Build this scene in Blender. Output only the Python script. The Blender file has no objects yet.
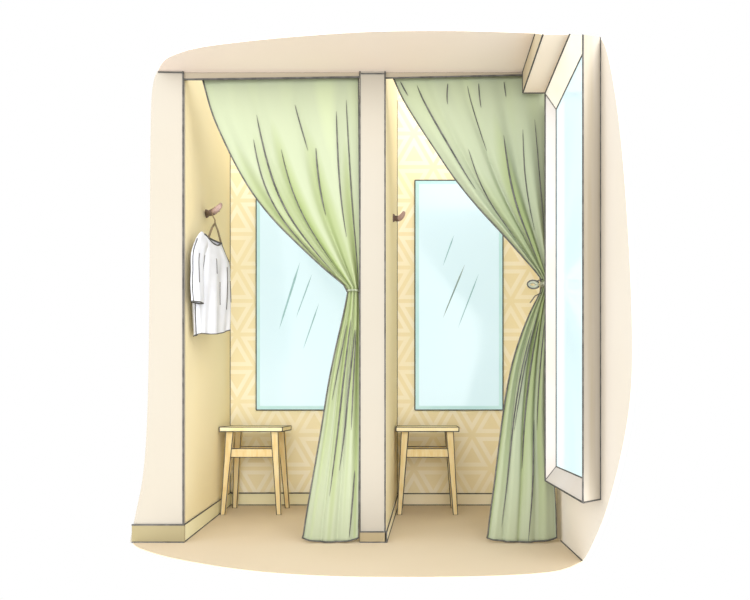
import bpy, math, random
from mathutils import Vector, Matrix
random.seed(4)
S = bpy.context.scene
COL = S.collection
F, U0, V0, EYE = 660.0, 415.0, 405.0, 0.643

def at(u, v, Y):                     # point seen at (u, v) at depth Y
    return Vector(((u - U0) * Y / F, Y, EYE + (V0 - v) * Y / F))
def on_z(u, v, z):                   # same, on a horizontal plane
    Y = (z - EYE) * F / (V0 - v)
    return Vector(((u - U0) * Y / F, Y, z))
def on_x(u, v, x):                   # same, on a plane facing sideways
    Y = x * F / (u - U0)
    return Vector((x, Y, EYE + (V0 - v) * Y / F))

# ---------------------------------------------------------------- materials
def lin(h):
    h = h.lstrip('#')
    o = []
    for i in (0, 2, 4):
        c = int(h[i:i+2], 16) / 255
        o.append(c / 12.92 if c <= .04045 else ((c + .055) / 1.055) ** 2.4)
    return (*o, 1)

GAIN = {'cream_paint': (0.361, 0.363, 0.366), 'cream_wall_right': (0.719, 0.733, 0.777), 'baseboard_inner': (1.209, 1.35, 1.616), 'ochre_paint': (0.909, 0.956, 1.113), 'triangle_wallpaper': (0.951, 1.038, 1.281), 'triangle_wallpaper_second': (0.988, 1.055, 1.277), 'baseboard_olive': (0.394, 0.398, 0.393), 'mirror_glass': (0.343, 0.322, 0.391), 'tan_flooring': (0.83, 0.853, 0.951), 'beige_ceiling': (0.988, 0.975, 1.111), 'bulkhead_beige': (1.25, 1.22, 1.4), 'frame_beige': (0.565, 0.59, 0.635), 'white_frame': (0.608, 0.595, 0.606), 'white_cotton': (0.601, 0.611, 0.655), 'green_curtain_fabric': (0.464, 0.475, 0.468), 'pale_wood_top': (0.95, 1.05, 1.2), 'pale_wood': (0.8, 0.84, 0.9), 'baseboard_tan': (1.142505, 1.2757500000000002, 1.52712), 'bulkhead_tan': (0.8, 0.82, 0.92), 'mirror_bevel': (0.5, 0.5, 0.5), 'mirror_gloss_streak': (0.62, 0.76, 0.85), 'white_frame_upper': (1, 1, 1), 'fascia_beige': (0.42, 0.42, 0.42), 'baseboard_tan_front': (0.394, 0.398, 0.393), 'ink_line': (1, 1, 1), 'tie_ribbon': (0.55, 0.55, 0.55)}
def tint(h, name):
    g = GAIN.get(name, 1)
    return (*[min(.97, c * q) for c, q in zip(lin(h)[:3], g if isinstance(g, tuple) else (g,)*3)], 1)

class N:
    def __init__(s, name, rough=.9, spec=.1):
        s.m = bpy.data.materials.new(name); s.m.use_nodes = True
        s.t = s.m.node_tree; s.b = s.t.nodes['Principled BSDF']
        s.b.inputs['Roughness'].default_value = rough
        s.b.inputs['Specular IOR Level'].default_value = spec
    def n(s, typ, **kw):
        x = s.t.nodes.new(typ)
        for k, v in kw.items(): setattr(x, k, v)
        return x
    def put(s, sock, val):
        if hasattr(val, 'is_linked'): s.t.links.new(val, sock)
        else: sock.default_value = val
    def math(s, op, a, b=0.0, c=None):
        x = s.n('ShaderNodeMath', operation=op)
        s.put(x.inputs[0], a); s.put(x.inputs[1], b)
        if c is not None: s.put(x.inputs[2], c)
        return x.outputs[0]
    def mix(s, fac, a, b):
        x = s.n('ShaderNodeMix', data_type='RGBA')
        s.put(x.inputs[0], fac); s.put(x.inputs[6], a); s.put(x.inputs[7], b)
        return x.outputs[2]
    def noise(s, scale, vec=None, detail=2.0):
        x = s.n('ShaderNodeTexNoise'); x.inputs['Scale'].default_value = scale
        x.inputs['Detail'].default_value = detail
        if vec is not None: s.t.links.new(vec, x.inputs['Vector'])
        return x.outputs['Fac']
    def ramp(s, fac, stops):
        x = s.n('ShaderNodeValToRGB'); e = x.color_ramp.elements
        while len(e) < len(stops): e.new(.5)
        for q, (p, c) in zip(e, stops): q.position = p; q.color = c
        s.t.links.new(fac, x.inputs[0]); return x.outputs[0]
    def color(s, c): s.put(s.b.inputs['Base Color'], c); return s.m

def paint(name, a, b=None, scale=2.0, rough=.9, spec=.08, stretch=None):
    """flat wash between two close tints"""
    k = N(name, rough, spec)
    g = k.n('ShaderNodeNewGeometry').outputs['Position']
    if stretch:
        mp = k.n('ShaderNodeMapping'); mp.inputs['Scale'].default_value = stretch
        k.t.links.new(g, mp.inputs['Vector']); g = mp.outputs[0]
    f = k.noise(scale, g)
    return k.color(k.ramp(f, [(.35, tint(a, name)), (.65, tint(b or a, name))]))

def wallpaper(name, x0, z0, h, base, light):
    k = N(name, .92, .06)
    p = k.n('ShaderNodeNewGeometry').outputs['Position']
    xyz = k.n('ShaderNodeSeparateXYZ'); k.t.links.new(p, xyz.inputs[0])
    x = k.math('DIVIDE', k.math('SUBTRACT', xyz.outputs[0], x0), h)
    z = k.math('DIVIDE', k.math('SUBTRACT', xyz.outputs[2], z0), h)
    ax = k.math('MULTIPLY', x, math.sqrt(3) / 2)
    ds = []
    for e in (z, k.math('ADD', ax, k.math('MULTIPLY', z, .5)), k.math('SUBTRACT', ax, k.math('MULTIPLY', z, .5))):
        fr = k.math('FRACT', e)
        ds.append(k.math('MINIMUM', fr, k.math('SUBTRACT', 1.0, fr)))
    d = k.math('MINIMUM', k.math('MINIMUM', ds[0], ds[1]), ds[2])
    up = k.n('ShaderNodeMapRange', interpolation_type='SMOOTHSTEP')
    k.put(up.inputs[0], d); up.inputs[1].default_value = .045; up.inputs[2].default_value = .07
    dn = k.n('ShaderNodeMapRange', interpolation_type='SMOOTHSTEP')
    k.put(dn.inputs[0], d); dn.inputs[1].default_value = .165; dn.inputs[2].default_value = .19
    dn.inputs[3].default_value = 1; dn.inputs[4].default_value = 0
    ring = k.math('MULTIPLY', up.outputs[0], dn.outputs[0])
    wash = k.ramp(k.noise(3.0, p), [(.3, (.55,)*3 + (1,)), (.7, (1,)*3 + (1,))])
    ring = k.math('MULTIPLY', ring, wash)
    return k.color(k.mix(ring, tint(base, name), tint(light, name)))

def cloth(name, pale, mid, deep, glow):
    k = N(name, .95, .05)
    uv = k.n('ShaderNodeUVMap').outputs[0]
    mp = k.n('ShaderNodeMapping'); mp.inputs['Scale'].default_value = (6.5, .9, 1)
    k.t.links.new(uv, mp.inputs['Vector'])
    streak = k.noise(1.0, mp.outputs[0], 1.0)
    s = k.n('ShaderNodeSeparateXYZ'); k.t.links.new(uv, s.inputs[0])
    depth = k.ramp(s.outputs[1], [(0.0, (.42,)*3+(1,)), (.22, (.72,)*3+(1,)), (.5, (1,)*3+(1,)), (.72, (.78,)*3+(1,)), (.93, (.15,)*3+(1,)), (1.0, (0,)*3+(1,))])  # painted fold shade: deeper green around the gather, paler at top and hem
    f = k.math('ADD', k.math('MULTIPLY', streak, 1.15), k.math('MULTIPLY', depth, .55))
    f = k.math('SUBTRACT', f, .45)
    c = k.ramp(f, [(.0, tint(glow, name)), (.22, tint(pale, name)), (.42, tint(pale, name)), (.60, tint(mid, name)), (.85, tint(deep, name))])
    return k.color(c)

M = {}
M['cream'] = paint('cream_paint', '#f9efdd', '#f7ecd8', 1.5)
M['sidewall'] = paint('ochre_paint', '#eedba8', '#f0deae', 1.5)
M['paperL'] = wallpaper('triangle_wallpaper', at(295, 435, 4.24).x, at(295, 435, 4.24).z, .2152, '#eedaa6', '#f6e6bf')
M['paperR'] = wallpaper('triangle_wallpaper_second', at(472, 435, 4.24).x, at(472, 435, 4.24).z, .2152, '#eedaa6', '#f6e6bf')
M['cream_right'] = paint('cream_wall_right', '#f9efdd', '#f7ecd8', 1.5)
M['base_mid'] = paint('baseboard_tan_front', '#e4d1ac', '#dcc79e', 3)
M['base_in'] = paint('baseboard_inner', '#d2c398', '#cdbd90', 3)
M['floor'] = paint('tan_flooring', '#e6d2ae', '#e2cda8', 1.2)
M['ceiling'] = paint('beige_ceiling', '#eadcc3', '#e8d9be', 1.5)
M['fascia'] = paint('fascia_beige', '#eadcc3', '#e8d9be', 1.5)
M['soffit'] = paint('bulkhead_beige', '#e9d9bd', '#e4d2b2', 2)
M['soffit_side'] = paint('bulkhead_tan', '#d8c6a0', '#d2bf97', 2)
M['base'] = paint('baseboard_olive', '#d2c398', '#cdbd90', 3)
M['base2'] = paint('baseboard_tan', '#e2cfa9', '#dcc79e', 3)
M['ink'] = paint('ink_line', '#4b4a48', '#64625e', 30)
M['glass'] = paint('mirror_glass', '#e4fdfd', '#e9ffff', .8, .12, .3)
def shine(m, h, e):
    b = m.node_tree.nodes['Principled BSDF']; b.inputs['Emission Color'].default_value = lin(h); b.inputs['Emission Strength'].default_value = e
shine(M['glass'], '#e0fdfd', .62)  # glass glows a little in place of reflected daylight
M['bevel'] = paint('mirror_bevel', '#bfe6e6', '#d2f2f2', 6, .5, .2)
shine(M['bevel'], '#c6ecec', .5)  # bevel given a glow as well, standing in for reflected daylight
M['gloss_streak'] = paint('mirror_gloss_streak', '#c3dfde', '#b4d2d1', 20, .3, .2)  # colour of the painted reflection streaks on the mirrors
M['gloss_streak_dark'] = paint('mirror_gloss_streak_dark', '#7d9392', '#93a9a8', 20, .5, .2)  # darker stroke of the same painted reflection
M['white'] = paint('white_frame', '#fefbf5', '#fbf4e8', 3)
M['white_top'] = paint('white_frame_upper', '#fdf8ef', '#f8efe0', 3)  # frame white lightened to offset the shade on the top rail
M['frame_side'] = paint('frame_beige', '#ecdfca', '#e3d3b6', 1.2, stretch=(14, 14, 1))
M['shirt'] = paint('white_cotton', '#fdfdfd', '#f4f4f5', 12)
M['wood'] = paint('pale_wood', '#f6deaa', '#f0cf90', 9, stretch=(6, 6, 1))
M['wood_top'] = paint('pale_wood_top', '#f7e3b6', '#f3d79e', 6)
M['hook'] = paint('dusty_pink', '#b39a92', '#9d847d', 40, .6)
M['hook_dark'] = paint('dark_bracket', '#77645f', '#67564f', 40, .6)
M['hanger'] = paint('hanger_wood', '#7d6f58', '#6f614b', 30, .7)
M['tie'] = paint('tie_ribbon', '#d9d9c6', '#cfd2b4', 20)
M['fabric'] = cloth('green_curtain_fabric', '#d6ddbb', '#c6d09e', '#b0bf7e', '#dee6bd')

# ---------------------------------------------------------------- mesh builder
class MB:
    def __init__(s): s.v = []; s.f = []; s.mi = []; s.mats = []; s.uv = {}
    def mat(s, m):
        if m not in s.mats: s.mats.append(m)
        return s.mats.index(m)
    def add(s, vs, fs, m):
        o = len(s.v); i = s.mat(m)
        s.v += [Vector(p) for p in vs]
        for f in fs: s.f.append([o + q for q in f]); s.mi.append(i)
        return o
    def poly(s, pts, m): s.add(pts, [list(range(len(pts)))], m)
    def prism(s, pts, d, m):                     # polygon pushed along d
        n = len(pts); d = Vector(d)
        vs = [Vector(p) for p in pts] + [Vector(p) + d for p in pts]
        fs = [list(range(n))[::-1], list(range(n, 2 * n))] + [[i, (i + 1) % n, n + (i + 1) % n, n + i] for i in range(n)]
        s.add(vs, fs, m)
    def hexa(s, a, b, m):                        # two quads, lofted
        s.add(list(a) + list(b), [[3, 2, 1, 0], [4, 5, 6, 7]] + [[i, (i + 1) % 4, 4 + (i + 1) % 4, 4 + i] for i in range(4)], m)
    def box(s, x0, x1, y0, y1, z0, z1, m):
        s.hexa([(x0, y0, z0), (x1, y0, z0), (x1, y1, z0), (x0, y1, z0)], [(x0, y0, z1), (x1, y0, z1), (x1, y1, z1), (x0, y1, z1)], m)
    def bar(s, p, q, r0, r1, m, n=4, spin=math.pi/4, sx=1.0):
        s.tube([p, q], [r0, r1], m, n, spin, sx)
    def tube(s, pts, r, m, n=6, spin=0.0, sx=1.0):
        pts = [Vector(p) for p in pts]; k = len(pts)
        rs = r if isinstance(r, (list, tuple)) else [r] * k
        vs = []; ref = None
        for i, p in enumerate(pts):
            t = (pts[min(i + 1, k - 1)] - pts[max(i - 1, 0)]).normalized()
            if ref is None:
                up = Vector((0, 1, 0)) if abs(t.y) < .8 else Vector((1, 0, 0))
                ref = (up - t * up.dot(t)).normalized()
            else: ref = (ref - t * ref.dot(t)).normalized()
            b = t.cross(ref)
            for j in range(n):
                a = spin + 2 * math.pi * j / n
                vs.append(p + (ref * math.cos(a) + b * math.sin(a) * sx) * rs[i])
        fs = [[i * n + j, i * n + (j + 1) % n, (i + 1) * n + (j + 1) % n, (i + 1) * n + j] for i in range(k - 1) for j in range(n)]
        fs += [list(range(n))[::-1], [(k - 1) * n + j for j in range(n)]]
        s.add(vs, fs, m)
    def ink(s, *pts, r=.0042): s.tube(pts, r, M['ink'], 5)
    def build(s, name, parent=None, kind=None, smooth=False, cut=None):
        me = bpy.data.meshes.new(name)
        me.from_pydata([tuple(p) for p in s.v], [], s.f)
        for m in s.mats: me.materials.append(m)
        for p, i in zip(me.polygons, s.mi): p.material_index = i; p.use_smooth = smooth
        if s.uv:
            l = me.uv_layers.new(name='UVMap')
            for lp in me.loops:
                l.data[lp.index].uv = s.uv.get(lp.vertex_index, (0, 0))
        import bmesh
        b = bmesh.new(); b.from_mesh(me)
        if cut:
            bmesh.ops.bisect_plane(b, geom=b.verts[:] + b.edges[:] + b.faces[:], plane_co=cut[0], plane_no=cut[1], clear_outer=True)
        bmesh.ops.recalc_face_normals(b, faces=b.faces[:])
        b.to_mesh(me); b.free()
        o = bpy.data.objects.new(name, me); COL.objects.link(o)
        if parent is not None:
            o.parent = parent
            o.matrix_parent_inverse = Matrix.Identity(4)
            me.transform(Matrix.Translation(parent.location).inverted())
        if kind: o['kind'] = kind
        return o

def thing(name, label, cat, loc, group=None):
    o = bpy.data.objects.new(name, None); COL.objects.link(o); o.empty_display_size = .1
    o.location = loc; o['label'] = label; o['category'] = cat
    if group: o['group'] = group
    bpy.context.view_layer.update()
    return o
def dup(root, loc, label):
    r = root.copy(); COL.objects.link(r); r.location = loc; r['label'] = label
    for ch in list(root.children):
        c = ch.copy(); COL.objects.link(c); c.parent = r
        for g in list(ch.children):
            d = g.copy(); COL.objects.link(d); d.parent = c
    return r

# ---------------------------------------------------------------- setting
YP, YH, YB, ZC, ZS = 3.09, 3.16, 4.24, 2.205, 2.105     # pillar front, header, back wall, ceiling, bulkhead underside
XW = .69                                                # right wall
def top(Y): return 2.25 + (Y - 3.14) * .5
XL0, XL1 = at(183, 0, YP).x, at(230, 0, YB).x
XM0, XM1 = at(360, 0, YP).x, at(385, 0, YP).x
XM1b = at(397, 0, YB).x
XS = .80                                                # far stall's right wall

def smooth_line(pts, k=6):
    pts = [Vector((*p, 0)) if len(p) == 2 else Vector(p) for p in pts]
    out = []
    for i in range(len(pts) - 1):
        p0, p1, p2, p3 = pts[max(i - 1, 0)], pts[i], pts[i + 1], pts[min(i + 2, len(pts) - 1)]
        for j in range(k):
            t = j / k
            out.append(.5 * (2 * p1 + (p2 - p0) * t + (2 * p0 - 5 * p1 + 4 * p2 - p3) * t * t + (3 * p1 - p0 - 3 * p2 + p3) * t ** 3))
    return out + [pts[-1]]

# floor, with the rounded near edge of the cutaway
m = MB()
edge = smooth_line([(131.5, 541.5), (142, 549), (180, 559.5), (250, 570.5), (330, 576), (420, 577), (500, 575.5), (550, 572), (570, 567)])
pts = [on_z(p.x, p.y, 0) for p in edge] + [Vector((XW, 2.72, 0)), Vector((XW, 3.22, 0)), Vector((XS + .02, 3.22, 0)), Vector((XS + .02, YB + .02, 0)), Vector((XL1 - .03, YB + .02, 0)), Vector((XL0 - .05, YP + .03, 0)), Vector((at(131.5, 0, YP).x, YP + .01, 0))]
m.prism(pts, (0, 0, -.004), M['floor'])
m.build('floor', kind='structure')

# ceiling of the corridor in front of the stalls
m = MB()
edge = smooth_line([(157, 73), (163, 62), (174, 55), (200, 47.5), (250, 41), (310, 35.5), (380, 31.5), (460, 31), (540, 33.5)])
pts = [on_z(p.x, p.y, ZC) for p in edge]
pts += [Vector((.62, pts[-1].y, ZC)), Vector((.62, YH, ZC)), Vector((pts[0].x, YH, ZC))]
m.prism(pts, (0, 0, .006), M['ceiling'])
z = ZC - .001
m.build('ceiling', kind='structure')

# shallow fascia along the stall openings
for k, (x0, x1, va, vb) in enumerate(((XL0, XM0, 80.0, 77.5), (XM1, .503, 78.5, 75.5))):
    m = MB(); p, q = at(0, va, 3.10).z, at(0, vb, 3.10).z
    m.prism([(x0, 3.098, p), (x1, 3.098, q), (x1, 3.098, ZC - .001), (x0, 3.098, ZC - .001)], (0, .006, 0), M['fascia'])
    m.ink((x0, 3.095, p), (x1, 3.095, q), r=.0048 if k == 0 else .0038)
    m.build('trim_%d' % (k + 2), kind='structure')

# bulkhead over the tall mirror
m = MB()
xa, xb, y0 = .505, .612, 2.605
m.add([(xa, YP, ZS), (xb, YP, ZS), (xb, y0, ZS), (xa, y0, ZS)], [[0, 1, 2, 3]], M['soffit'])
m.add([(xa, YP, ZS), (xa, y0, ZS), (xa, y0 + .17, ZC), (xa, YP, ZC)], [[0, 1, 2, 3]], M['soffit_side'])
m.add([(xa, YP, ZS), (xa, YP, ZC), (xb, YP, ZC), (xb, YP, ZS)], [[0, 1, 2, 3]], M['soffit'])
m.add([(xa, y0, ZS), (xb, y0, ZS), (xb, y0 + .17, ZC), (xa, y0 + .17, ZC)], [[0, 1, 2, 3]], M['soffit'])
m.ink((xa, YP, ZS), (xa, y0, ZS), r=.0035); m.ink((xa, YP, ZC - .002), (xa, y0 + .17, ZC - .002), r=.0035)
m.ink((xa, YP, ZS), (xa, YP, ZC), r=.0035); m.ink((xa, YP, ZS), (xb, YP, ZS), r=.004)
m.build('trim_1', kind='structure')

# left wall: front face with rounded outer edge, and the splayed side of the first stall
m = MB()
edge = smooth_line([(157, 72.5), (153.5, 82), (151, 110), (150, 200), (149, 330), (147, 420), (143, 475), (136, 512), (130, 541)])
pts = [at(p.x, p.y, YP) for p in edge]; pts[-1].z = 0; pts[0].z = ZC
pts += [Vector((XL0, YP, 0)), Vector((XL0, YP, ZC))]
m.prism(pts, (0, .03, 0), M['cream'])
m.ink((XL0, YP, 0), (XL0, YP, ZC), r=.0042)
m.ink(at(158, 72, YP - .003), at(183, 72.5, YP - .003), r=.003)
m.build('wall_left', kind='structure')
m = MB()
m.prism([(XL0, YP + .005, 0), (XL1, YB, 0), (XL1, YB, top(YB)), (XL0 - .006, YH, top(YH)), (XL0, YP + .005, ZC)], (-.03, 0, 0), M['sidewall'])
m.build('wall_stall_left', kind='structure')

# partition between the stalls
m = MB()
m.prism([(XM0, YP, 0), (XM1, YP, 0), (XM1, YP, ZC), (XM0, YP, ZC)], (0, .02, 0), M['cream'])
m.add([(XM1, YP, 0), (XM1b, YB, 0), (XM1b, YB, top(YB)), (XM1, YH, top(YH)), (XM1, YP, ZC)], [[0, 1, 2, 3, 4]], M['sidewall'])
m.add([(XM0, YP, 0), (XM0, YB, 0), (XM0, YB, top(YB)), (XM0, YH, top(YH)), (XM0, YP, ZC)], [[0, 1, 2, 3, 4]], M['sidewall'])
m.ink((XM1, YP, 0), (XM1, YP, ZC), r=.004); m.ink((XM0, YP, 0), (XM0, YP, ZC), r=.0035)
m.ink(at(361, 73.5, YP - .003), at(386, 73.5, YP - .003), r=.003)
m.build('wall_middle', kind='structure')

# papered back walls
m = MB()
m.prism([(XL1 - .03, YB, 0), (XM0, YB, 0), (XM0, YB, top(YB)), (XL1 - .03, YB, top(YB))], (0, .03, 0), M['paperL'])
m.ink((XL1, YB, 0), (XL1, YB, 2.6), r=.0045)
m.build('wall_back_left', kind='structure')
m = MB()
m.prism([(XM1b, YB, 0), (XS, YB, 0), (XS, YB, top(YB)), (XM1b, YB, top(YB))], (0, .03, 0), M['paperR'])
m.ink((XM1b, YB, .0), (XM1b, YB, 2.6), r=.0045)
m.build('wall_back_right', kind='structure')
m = MB()
m.prism([(XS, 3.20, 0), (XS, YB, 0), (XS, YB, top(YB)), (XS, 3.20, top(3.2))], (.03, 0, 0), M['sidewall'])
m.prism([(XW, 3.20, 0), (XS + .03, 3.20, 0), (XS + .03, 3.20, 2.2), (XW, 3.20, 2.2)], (0, .02, 0), M['cream'])
m.build('wall_stall_right', kind='structure')

# right wall of the corridor
m = MB()
edge = smooth_line([(592, 38), (603, 41.5), (612, 75), (621, 140), (628, 230), (632, 320), (631, 390), (622, 450), (607, 508), (592, 545), (583, 560.5)])
pts = [on_x(p.x, p.y, XW) for p in edge]; pts[-1] = Vector((XW, 2.72, 0))
pts += [Vector((XW, 3.20, 0)), Vector((XW, 3.20, 2.09)), Vector((XW, 2.78, 2.09))]
m.prism(pts, (.012, 0, 0), M['cream_right'])
m.ink((XW, 3.12, .002), (XW, 2.72, .002), r=.0035)
m.build('wall_right', kind='structure')

# baseboards
def ribbon(name, a, b, h, d, mat, r=.0035, ends=True):
    """skirting from a to b (xy), d = outward push"""
    m = MB(); a = Vector((*a, 0)); b = Vector((*b, 0)); d = Vector((*d, 0)); up = Vector((0, 0, h))
    m.hexa([a, b, b + d, a + d], [a + up, b + up, b + d + up, a + d + up], mat)
    m.ink(a + d + up, b + d + up, r=r); m.ink(a + d + Vector((0, 0, .002)), b + d + Vector((0, 0, .002)), r=r)
    return m.build(name, kind='structure')
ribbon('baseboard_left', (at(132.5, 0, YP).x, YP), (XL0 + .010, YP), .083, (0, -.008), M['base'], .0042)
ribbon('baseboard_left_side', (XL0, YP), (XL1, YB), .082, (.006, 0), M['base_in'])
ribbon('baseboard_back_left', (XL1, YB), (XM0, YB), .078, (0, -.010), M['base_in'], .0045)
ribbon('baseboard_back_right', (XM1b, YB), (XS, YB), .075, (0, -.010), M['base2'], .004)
m = MB()
h = .05; d = .008
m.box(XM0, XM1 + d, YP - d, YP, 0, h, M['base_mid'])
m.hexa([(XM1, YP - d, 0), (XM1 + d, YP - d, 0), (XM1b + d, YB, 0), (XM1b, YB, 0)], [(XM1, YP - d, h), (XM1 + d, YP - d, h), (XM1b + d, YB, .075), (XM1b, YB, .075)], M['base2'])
for zz in (.002, 1):
    g = (h, .075) if zz == 1 else (zz, zz)
    m.ink((XM0, YP - d, g[0]), (XM1 + d, YP - d, g[0]), r=.0035); m.ink((XM1 + d, YP - d, g[0]), (XM1b + d, YB, g[1]), r=.0035)
m.ink((XM1 + d, YP - d, 0), (XM1 + d, YP - d, h), r=.003)
m.build('baseboard_middle', kind='structure')

# ---------------------------------------------------------------- wall mirrors
def wall_mirror(u0, u1, v0, v1, label, marks):
    Y = YB - .016; r = .0045
    a, b = at(u0, v1, Y), at(u1, v0, Y)
    t = thing('wall_mirror', label, 'mirror', ((a.x + b.x) / 2, YB, a.z), 'mirrors on the back walls')
    w = .026
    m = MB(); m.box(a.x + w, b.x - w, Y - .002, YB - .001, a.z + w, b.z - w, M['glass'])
    for (p, q, rr, mt) in marks:  # reflection streaks laid on the glass as flat coloured shapes
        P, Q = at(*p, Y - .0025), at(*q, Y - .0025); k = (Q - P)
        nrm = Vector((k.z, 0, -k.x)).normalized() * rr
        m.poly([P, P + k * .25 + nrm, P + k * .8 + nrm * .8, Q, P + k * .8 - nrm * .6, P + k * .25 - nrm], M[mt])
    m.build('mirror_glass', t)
    m = MB()
    x0, x1, z0, z1 = a.x, b.x, a.z, b.z
    o = [(x0, Y + .006, z0), (x1, Y + .006, z0), (x1, Y + .006, z1), (x0, Y + .006, z1)]
    i = [(x0 + w, Y - .002, z0 + w), (x1 - w, Y - .002, z0 + w), (x1 - w, Y - .002, z1 - w), (x0 + w, Y - .002, z1 - w)]
    k = [(p[0], YB - .001, p[2]) for p in o]
    for q in range(4):
        e = (q + 1) % 4
        m.add([o[q], o[e], i[e], i[q]], [[0, 1, 2, 3]], M['bevel']); m.add([o[q], o[e], k[e], k[q]], [[0, 1, 2, 3]], M['bevel'])
        m.ink(o[q], o[e], r=r)
    m.build('bevelled_edge', t)
    return t
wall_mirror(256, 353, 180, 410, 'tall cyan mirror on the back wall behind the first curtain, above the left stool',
            [((300, 262), (279, 330), .007, 'gloss_streak'), ((312, 274), (296, 318), .004, 'gloss_streak'), ((319, 303), (303, 350), .004, 'gloss_streak')])
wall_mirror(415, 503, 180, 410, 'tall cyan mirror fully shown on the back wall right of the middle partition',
            [((465, 264), (443, 318), .005, 'gloss_streak_dark'), ((479, 273), (458, 328), .004, 'gloss_streak'), ((454, 235), (443, 266), .004, 'gloss_streak')])

# ---------------------------------------------------------------- framed mirror on the right wall
t = thing('framed_mirror', 'tall white framed mirror on the right wall, seen nearly edge on', 'mirror', (XW, 2.75, .288))
CUT = (Vector((.61, 2.60, 2.104)), Vector((.10, -.48, .84)).normalized())
xr, ya, yb, za, zb = .602, 2.365, 3.052, .293, 2.085
R_ = [(xr, yb, za), (xr, ya, za), (xr, ya, zb), (xr, yb, zb)]
G_ = [(.647, yb - .03, .361), (.647, ya + .09, .361), (.647, ya + .09, 1.997), (.647, yb - .03, 1.997)]
B_ = [(XW - .002, yb, za), (XW - .002, ya + .085, za), (XW - .002, ya + .085, zb), (XW - .002, yb, zb)]
m = MB()
for q in range(4):
    e = (q + 1) % 4
    m.add([R_[q], R_[e], G_[e], G_[q]], [[0, 1, 2, 3]], M['white_top' if q == 2 else 'white'])
    m.add([R_[q], R_[e], B_[e], B_[q]], [[0, 1, 2, 3]], M['frame_side'])
    m.ink(R_[q], R_[e], r=.0035); m.ink(G_[q], G_[e], r=.003); m.ink(R_[q], G_[q], r=.003)
m.ink(B_[1], B_[2], r=.0035); m.ink(R_[1], B_[1], r=.0035)
m.build('mirror_frame', t, cut=CUT)
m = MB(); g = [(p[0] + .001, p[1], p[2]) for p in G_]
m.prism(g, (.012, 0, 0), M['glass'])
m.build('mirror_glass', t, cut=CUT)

# ---------------------------------------------------------------- curtains
def lerp_curve(pts, v):
    if v <= pts[0][1]: return pts[0][0]
    for (u0, v0), (u1, v1) in zip(pts, pts[1:]):
        if v <= v1: return u0 + (u1 - u0) * (v - v0) / (v1 - v0)
    return pts[-1][0]
def curtain(label, hem, right, pinch, ztop, folds, nple, phase, marks, knot):
    hem = [(p.x, p.y) for p in smooth_line(hem, 8)]
    right = [(p.x, p.y) for p in smooth_line(right, 6)]
    Y0 = 3.128
    zt = ztop; n, rows = 120, 110
    def P(s, tt, off=0.0):
        z = zt * (1 - tt) + .004 * tt
        v = V0 - (z - EYE) * F / Y0
        xl = (lerp_curve(hem, v) - U0) * Y0 / F; xr = (lerp_curve(right, v) - U0) * Y0 / F
        dz = (v - pinch)
        width = xr - xl
        # pleats: flat at the header, deep where the cloth gathers
        low = max(0, min(1, (v - pinch) / 250))
        up = max(0, min(1, (v - 80) / 90))
        A = .002 + .010 * up if dz < 0 else .009 - .003 * low
        A *= min(1, .35 + width / .25)
        ph = 2 * math.pi * nple * (s ** .92) + phase
        y = Y0 + A * math.sin(ph) + .22 * A * math.sin(2.3 * ph + 1.1)
        y -= .055 * low ** 2
        bulge = math.exp(-(dz / 26) ** 2)
        y -= .012 * bulge * math.sin(math.pi * s)
        x = xl + width * (s + .012 * math.cos(ph))
        z += (.018 * (abs(s - .5) * 2) ** 2.5 if tt > .999 else 0)
        sag = -.012 * low * math.sin(math.pi * s) if tt > .9 else 0
        z = max(z + sag * 0, .004)
        return Vector((x, y - off, z))
    base = P(.5, 1)
    t = thing('curtain', label, 'curtain', (base.x, Y0, 0), 'green tied back curtains')
    m = MB()
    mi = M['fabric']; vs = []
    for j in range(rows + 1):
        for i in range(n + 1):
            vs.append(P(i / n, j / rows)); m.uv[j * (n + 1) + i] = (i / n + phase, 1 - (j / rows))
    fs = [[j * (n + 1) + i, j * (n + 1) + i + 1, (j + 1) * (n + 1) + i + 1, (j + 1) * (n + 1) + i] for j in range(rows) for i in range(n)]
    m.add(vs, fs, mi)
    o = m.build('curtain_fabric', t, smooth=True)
    sd = o.modifiers.new('thickness', 'SOLIDIFY'); sd.thickness = .004; sd.offset = 1
    # dark piping along the hems and ink strokes painting in the fold shade
    m = MB()
    m.ink(*[P(.0, j / 60, .003) for j in range(61)], r=.0038)
    m.ink(*[P(1, j / 60, .003) for j in range(61)], r=.0028)
    m.ink(*[P(i / 50, 1, .003) + Vector((0, 0, .002)) for i in range(51)], r=.0036)
    m.build('hem_piping', t, smooth=True)
    m = MB()
    for (s0, t0, s1, t1, r) in marks:
        k = 16
        m.tube([P(s0 + (s1 - s0) * q / k, t0 + (t1 - t0) * q / k, .0035) for q in range(k + 1)], [.0006 + 1.25 * r * math.sin(math.pi * min(1, (q + .6) / k * 1.0)) ** .5 if 0 < q < k else .0005 for q in range(k + 1)], M['ink'], 5)
    m.build('fold_shade_lines', t, smooth=True)
    knot(t, P)
    return t

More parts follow.
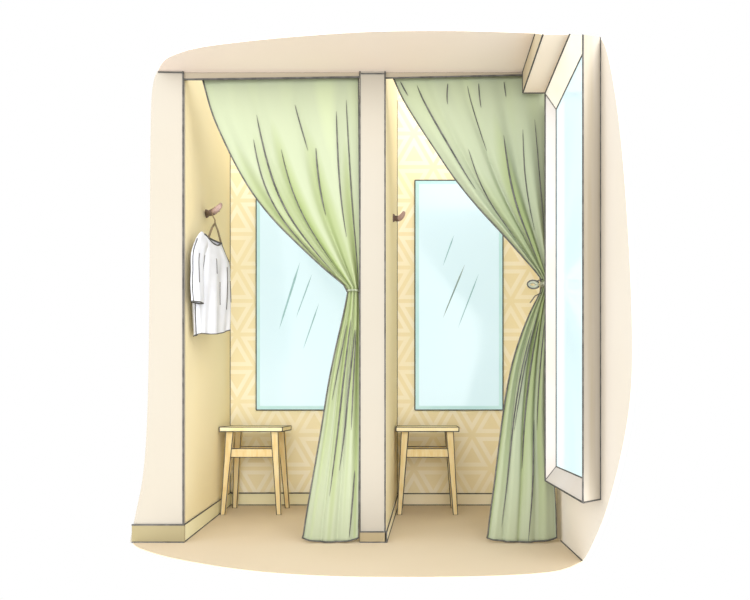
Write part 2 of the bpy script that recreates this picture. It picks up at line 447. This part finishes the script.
def tt_of(v, ztop, Y0=3.128):
    z = EYE + (V0 - v) * Y0 / F
    return (ztop - z) / (ztop - .004)
Z1 = ZC - .002
def V1(v): return max(0, min(1, tt_of(v, Z1)))
def knot1(t, P):
    m = MB(); c = V1(291)
    ring = [P(q / 12, c, .006 + .010 * math.sin(math.pi * q / 12)) for q in range(13)]
    m.tube(ring, [.005] * 13, M['fabric'], 6)
    k = MB(); m.tube([ring[0] + Vector((-.006, 0, 0)), ring[0] + Vector((.012, -.004, .002)), ring[3] + Vector((0, 0, .001))], [.008, .006, .002], M['ink'], 6)
    m.build('tieback', t, smooth=True)
curtain('green curtain drawn aside in the first stall, left of the middle partition',
        [(200, 76), (210, 112), (222, 140), (236, 168), (252, 194), (272, 219), (296, 243), (322, 267), (346, 287), (347.5, 292), (343, 315), (335, 350), (328, 385), (321, 430), (313, 478), (307, 515), (303, 545)],
        [(360.5, 76), (360.5, 250), (359, 290), (360, 320), (360.3, 420), (360, 545)], 290, Z1, True, 3.4, .4,
        [(.30, V1(115), .16, V1(275), .0030), (.22, V1(140), .08, V1(262), .0022), (.42, V1(150), .36, V1(262), .0016),
         (.56, V1(105), .60, V1(150), .0018), (.68, V1(148), .62, V1(215), .0026), (.83, V1(112), .80, V1(238), .0024), (.90, V1(100), .92, V1(282), .0020),
         (.50, V1(320), .42, V1(495), .0026), (.75, V1(330), .55, V1(470), .0026), (.80, V1(330), .78, V1(430), .0020), (.88, V1(470), .82, V1(535), .0022), (.3, V1(325), .2, V1(400), .0016)],
        knot1)
Z2 = ZC - .002
def knot2(t, P):
    c = V1(285)
    m = MB()
    ring = [P(q / 12, c, .008 + .016 * math.sin(math.pi * q / 12)) for q in range(13)]
    m.tube(ring, [.013] * 13, M['tie'], 8)
    a = at(537, 285, 3.085)
    def loop(dx, dz, w):
        pts = [a + Vector((math.cos(x) * dx * .5 - dx * .5 * -1 if False else dx * (1 - math.cos(x)) / 2, -.004, dz * (1 - math.cos(x)) / 2 + w * math.sin(x))) for x in [2 * math.pi * q / 14 for q in range(15)]]
        m.tube(pts, .0085, M['tie'], 6)
        m.ink(*[p + Vector(((p.x - a.x + .023) * .45, -.008, (p.z - a.z) * .45)) for p in pts[1:-1]], r=.0032)
    loop(-.040, .001, .0135)
    m.ink(at(543, 279, 3.075), at(537, 281, 3.07), at(532, 280, 3.075), r=.0028)
    m.ink(at(541, 293, 3.075), at(535, 296, 3.075), at(530, 303, 3.078), r=.0028)
    m.build('tieback', t, smooth=True)
curtain('green curtain drawn aside in the second stall, beside the framed mirror',
        [(392, 76), (402, 98), (418, 124), (436, 151), (456, 180), (478, 207), (502, 233), (524, 258), (540, 277), (541.5, 285), (540, 293), (530, 313), (520, 338), (511, 368), (504, 405), (499, 440), (493, 485), (488, 520), (484, 552)],
        [(549, 76), (549, 240), (548, 285), (549, 330), (549, 420), (554, 490), (555, 552)], 285, Z2, True, 4.2, 1.3,
        [(.05, V1(82), .06, V1(96), .002), (.13, V1(86), .13, V1(190), .003), (.34, V1(84), .30, V1(105), .0018), (.47, V1(86), .45, V1(150), .0014), (.55, V1(84), .53, V1(108), .0016), (.71, V1(82), .71, V1(97), .0016),
         (.62, V1(136), .5, V1(262), .003), (.80, V1(130), .72, V1(230), .0016), (.3, V1(150), .18, V1(240), .0016), (.88, V1(120), .9, V1(260), .0014),
         (.55, V1(320), .45, V1(468), .0028), (.32, V1(330), .18, V1(525), .0022), (.66, V1(420), .58, V1(540), .0022), (.8, V1(320), .74, V1(430), .0018), (.4, V1(310), .28, V1(430), .0018)],
        knot2)

# ---------------------------------------------------------------- stools
def make_stool(loc, label, w, dpt):
    t = thing('stool', label, 'stool', loc, 'pale wooden stools')
    L = Vector(loc); H = .513; hw, hd = w / 2, dpt / 2
    def p(x, y, z): return L + Vector((x, y, z))
    m = MB()
    c = .004
    z0, z1 = H - .025, H
    m.hexa([p(-hw, -hd, z0), p(hw, -hd, z0), p(hw, hd, z0), p(-hw, hd, z0)], [p(-hw, -hd, z1), p(hw, -hd, z1), p(hw, hd, z1), p(-hw, hd, z1)], M['wood_top'])
    r = .0033
    for a, b in (((-hw, -hd), (hw, -hd)), ((hw, -hd), (hw, hd)), ((-hw, -hd), (-hw, hd)), ((-hw, hd), (hw, hd))):
        m.ink(p(*a, z0), p(*b, z0), r=r); m.ink(p(*a, z1), p(*b, z1), r=r * .8)
    for a in ((-hw, -hd), (hw, -hd), (hw, hd), (-hw, hd)): m.ink(p(*a, z0), p(*a, z1), r=r)
    m.build('seat', t)
    def legpos(sx, sy, z):
        k = 1 - z / z0
        return Vector((sx * (hw - .052 + .032 * k), sy * (hd - .045 + .038 * k), z))
    for sx in (-1, 1):
        for sy in (-1, 1):
            m = MB(); q = []
            for z, wd in ((0, .0125), (.30, .017), (z0, .021)):
                cc = L + legpos(sx, sy, z)
                q.append([cc + Vector((dx * wd, dy * wd, 0)) for dx, dy in ((-1, -1), (1, -1), (1, 1), (-1, 1))])
            m.hexa(q[0], q[1], M['wood']); m.hexa(q[1], q[2], M['wood'])
            for e in (0, 1): m.ink(q[0][e], q[1][e], q[2][e], r=.0028)
            m.ink(q[0][0], q[0][1], r=.0025)
            m.build('leg', t)
    for sy in (-1, 1):
        m = MB()
        za, zb = .335, .385
        a0, b0 = L + legpos(-1, sy, za), L + legpos(1, sy, za); a1, b1 = L + legpos(-1, sy, zb), L + legpos(1, sy, zb)
        dy = Vector((0, .009, 0)); ix = Vector((.012, 0, 0))
        m.hexa([a0 + ix - dy, b0 - ix - dy, b0 - ix + dy, a0 + ix + dy], [a1 + ix - dy, b1 - ix - dy, b1 - ix + dy, a1 + ix + dy], M['wood'])
        m.ink(a0 + ix - dy, b0 - ix - dy, r=.0028); m.ink(a1 + ix - dy, b1 - ix - dy, r=.0028)
        m.build('stretcher', t)
    return t
y = 4.0
st = make_stool(((250.7 - U0) * 3.86 / F, y, 0), 'pale wooden stool in the left corner under the hanging white shirt', .368, .27)
x2 = (427.5 - U0) * 3.86 / F
dup(st, (x2, y, 0), 'pale wooden stool in the second stall beside the middle partition')

# ---------------------------------------------------------------- hooks
def wall_hook(base, tip, up, label, wall_n):
    t = thing('wall_hook', label, 'hook', base, 'coat hooks on the stall walls')
    base, tip, up = Vector(base), Vector(tip), Vector(up)
    n = Vector(wall_n).normalized()
    m = MB(); m.tube([base, base + n * .010], [.024, .020], M['hook_dark'], 12)
    m.build('backplate', t)
    m = MB()
    mid = base * .4 + tip * .6 - Vector((0, 0, .004))
    pts = smooth_line([base + n * .008, mid, tip, tip * .45 + up * .55 + (tip - base) * .12, up], 5)
    k = len(pts)
    m.tube(pts, [.0105 + .005 * math.sin(math.pi * i / (k - 1)) - .004 * (i / (k - 1)) ** 3 for i in range(k)], M['hook'], 10)
    m.tube([pts[0], pts[k // 4], pts[k // 2 - 1]], [.0145, .0165, .0165], M['hook_dark'], 10)
    m.build('peg', t, smooth=True)
    return t
def xl(Y): return XL0 + (XL1 - XL0) * (Y - YP) / (YB - YP)
hk = at(215, 212, 3.36)
wall_hook((xl(3.56), 3.56, hk.z + .050), hk + Vector((0, 0, .006)), at(221, 204, 3.37), 'dusty pink peg hook holding the white shirt on its hanger', (1, -.09, 0))
def xm(Y): return XM1 + (XM1b - XM1) * (Y - YP) / (YB - YP)
z2 = at(0, 217, 3.75).z
wall_hook((xm(3.77), 3.77, z2), at(400, 218, 3.74), at(404, 211.5, 3.73), 'empty dusty pink peg hook on the middle partition', (1, -.03, 0))

# ---------------------------------------------------------------- hanger and shirt
A = Vector((-1.052, 3.135, 0)); Bp = Vector((-.985, 3.50, 0))
E = (Bp - A).normalized(); W = (Bp - A).length; Nn = Vector((E.y, -E.x, 0))
Cc = hk.copy(); Cc.z = 0
sC = (Cc - A).dot(E); 
SH = 0.0
def sp(s, d, z): s += SH; return Cc + E * s + Nn * d + Vector((0, 0, z))
zn = at(0, 239, 3.36).z
t = thing('coat_hanger', 'thin brown hanger hooked on the peg inside the white shirt', 'hanger', sp(0, 0, hk.z))
m = MB()
ztop = hk.z + .008
m.tube([sp(.0, .022, hk.z), sp(0, .020, hk.z + .018), sp(0, 0, hk.z + .024), sp(0, -.018, hk.z + .012), sp(0, -.012, hk.z - .02), sp(0, 0, hk.z - .040), sp(0, 0, hk.z - .065)], .0032, M['hanger'], 6)
m.build('hanger_hook', t, smooth=True)
m = MB(); a = hk.z - .058
HW = .150
for sg in (-1, 1):
    m.tube([sp(0, 0, a), sp(sg * .03, 0, a - .028), sp(sg * .09, 0, zn - .045), sp(sg * HW, 0, zn - .085)], [.0045, .005, .006, .006], M['hanger'], 6)
m.build('shoulder_bar', t, smooth=True)

SH = -.030
t = thing('shirt', 'white long sleeved shirt hanging from the peg on the left stall wall', 'shirt', sp(0, 0, at(0, 333, 3.36).z))
zb = at(0, 333, 3.36).z
m = MB()
rows, n = 44, 64
def half(z):                                       # half width of the body
    k = (zn - z)
    if k < .012: return .088
    if k < .10: return .088 + (k - .012) / .088 * .087
    return .175 + .010 * math.sin((k - .1) * 9)
vs = []
for j in range(rows + 1):
    q = j / rows
    for i in range(n):
        a = 2 * math.pi * i / n
        # collar dips at the front; hem sits level
        zt = zn - .004
        z = zt * (1 - q) + zb * q
        hwid = half(z)
        ca, sa = math.cos(a), math.sin(a)
        dep = .012 + .022 * min(1, q * 4)
        rip = (.006 * math.sin(7 * a + 2 * q) + .005 * math.sin(13 * a - 3 * q)) * min(1, q * 2.2)
        dip = -.030 * max(0, sa) * max(0, 1 - q * 9) * (1 - ca * ca)
        x = hwid * (abs(ca) ** .8) * (1 if ca > 0 else -1)
        zz = z + dip + q * q * .20 * x * .9 + (.006 * math.sin(3 * a) if j == rows else 0)
        vs.append(sp(x + .006, (dep + rip) * sa, zz))
fs = [[j * n + i, j * n + (i + 1) % n, (j + 1) * n + (i + 1) % n, (j + 1) * n + i] for j in range(rows) for i in range(n)]
m.add(vs, fs, M['shirt'])
m.ink(*[vs[i % n] for i in range(n + 1)], r=.0045)                                  # neckline binding
m.ink(*[vs[rows * n + i % n] for i in range(n + 1)], r=.0028)                       # hem
m.ink(*[vs[j * n] + Nn * .004 for j in range(rows + 1)], r=.003)                    # side seams
m.ink(*[vs[j * n + n // 2] + Nn * .004 for j in range(2, rows + 1)], r=.003)
for (i, j0, j1) in ((12, 12, 34), (8, 18, 30), (17, 10, 18), (15, 20, 32)):
    m.ink(*[vs[j * n + i] + Nn * .001 for j in range(j0, j1)], r=.0022)
m.build('shirt_body', t, smooth=True)
def sleeve(sg, length, dd, ox):
    m = MB(); k, n2 = 22, 20; vs = []
    sh = Vector((sg * .118, 0, zn - .055))
    path = smooth_line([(sg * .095, .0, zn - .045), (sg * ox * .8, .012, zn - .085), (sg * ox, .018, zn - .16), (sg * (ox + .012), .022, zn - .25), (sg * (ox + .012), .024, zn - length)], 6)
    k = len(path) - 1
    for j, p in enumerate(path):
        q = j / k
        wd = .052 - .006 * q + .003 * math.sin(q * 17); de = .016 + .004 * q
        tn = (path[min(j + 1, k)] - path[max(j - 1, 0)]).normalized()
        side = Vector((-tn.z, 0, tn.x)) * (1 if tn.z < 0 else 1)
        for i in range(n2):
            a = 2 * math.pi * i / n2
            o = p + side * (wd * math.cos(a)) + Vector((0, (de + .003 * math.sin(5 * a + q * 5)) * math.sin(a) , 0))
            vs.append(sp(o.x, o.y * 1.0 + dd, o.z))
    fs = [[j * n2 + i, j * n2 + (i + 1) % n2, (j + 1) * n2 + (i + 1) % n2, (j + 1) * n2 + i] for j in range(k) for i in range(n2)]
    m.add(vs, fs, M['shirt'])
    m.ink(*[vs[k * n2 + i % n2] for i in range(n2 + 1)], r=.003)
    for i in (0, n2 // 2): m.ink(*[vs[j * n2 + i] + Nn * .004 for j in range(6, k + 1)], r=.0028)
    m.ink(*[vs[j * n2 + 6] + Nn * .001 for j in range(10, 20)], r=.002)
    return m.build('sleeve', t, smooth=True)
sleeve(-1, .36, .008, .195); sleeve(1, .33, -.050, .135)

# ---------------------------------------------------------------- light, camera
w = bpy.data.worlds.new('World'); S.world = w; w.use_nodes = True
bg = w.node_tree.nodes['Background']; bg.inputs[0].default_value = (1, 1, 1, 1); bg.inputs[1].default_value = 1.0
def sun(name, rot, e, ang, col=(1, 1, 1)):
    l = bpy.data.lights.new(name, 'SUN'); l.energy = e; l.angle = math.radians(ang); l.color = col
    o = bpy.data.objects.new(name, l); COL.objects.link(o); o.rotation_euler = [math.radians(a) for a in rot]
sun('sun_front', (89, 0, 4), 3.2, 85)
sun('fill_front_right', (80, 0, 40), 2.4, 75)  # added fill light, brightens the left stall wall
sun('fill_front_left', (84, 0, -50), 1.6, 60)  # added fill light, brightens the framed mirror on the right
c = bpy.data.cameras.new('camera'); co = bpy.data.objects.new('camera', c); COL.objects.link(co)
co.location = (0, 0, EYE); co.rotation_euler = (math.pi / 2, 0, 0)
c.sensor_fit = 'HORIZONTAL'; c.sensor_width = 36; c.lens = F / 750 * 36
c.shift_x = (375 - U0) / 750; c.shift_y = (V0 - 300) / 750
c.clip_start = .05
S.camera = co
S.view_settings.view_transform = 'Standard'; S.view_settings.look = 'None'
S.view_settings.exposure = 0; S.view_settings.gamma = 1
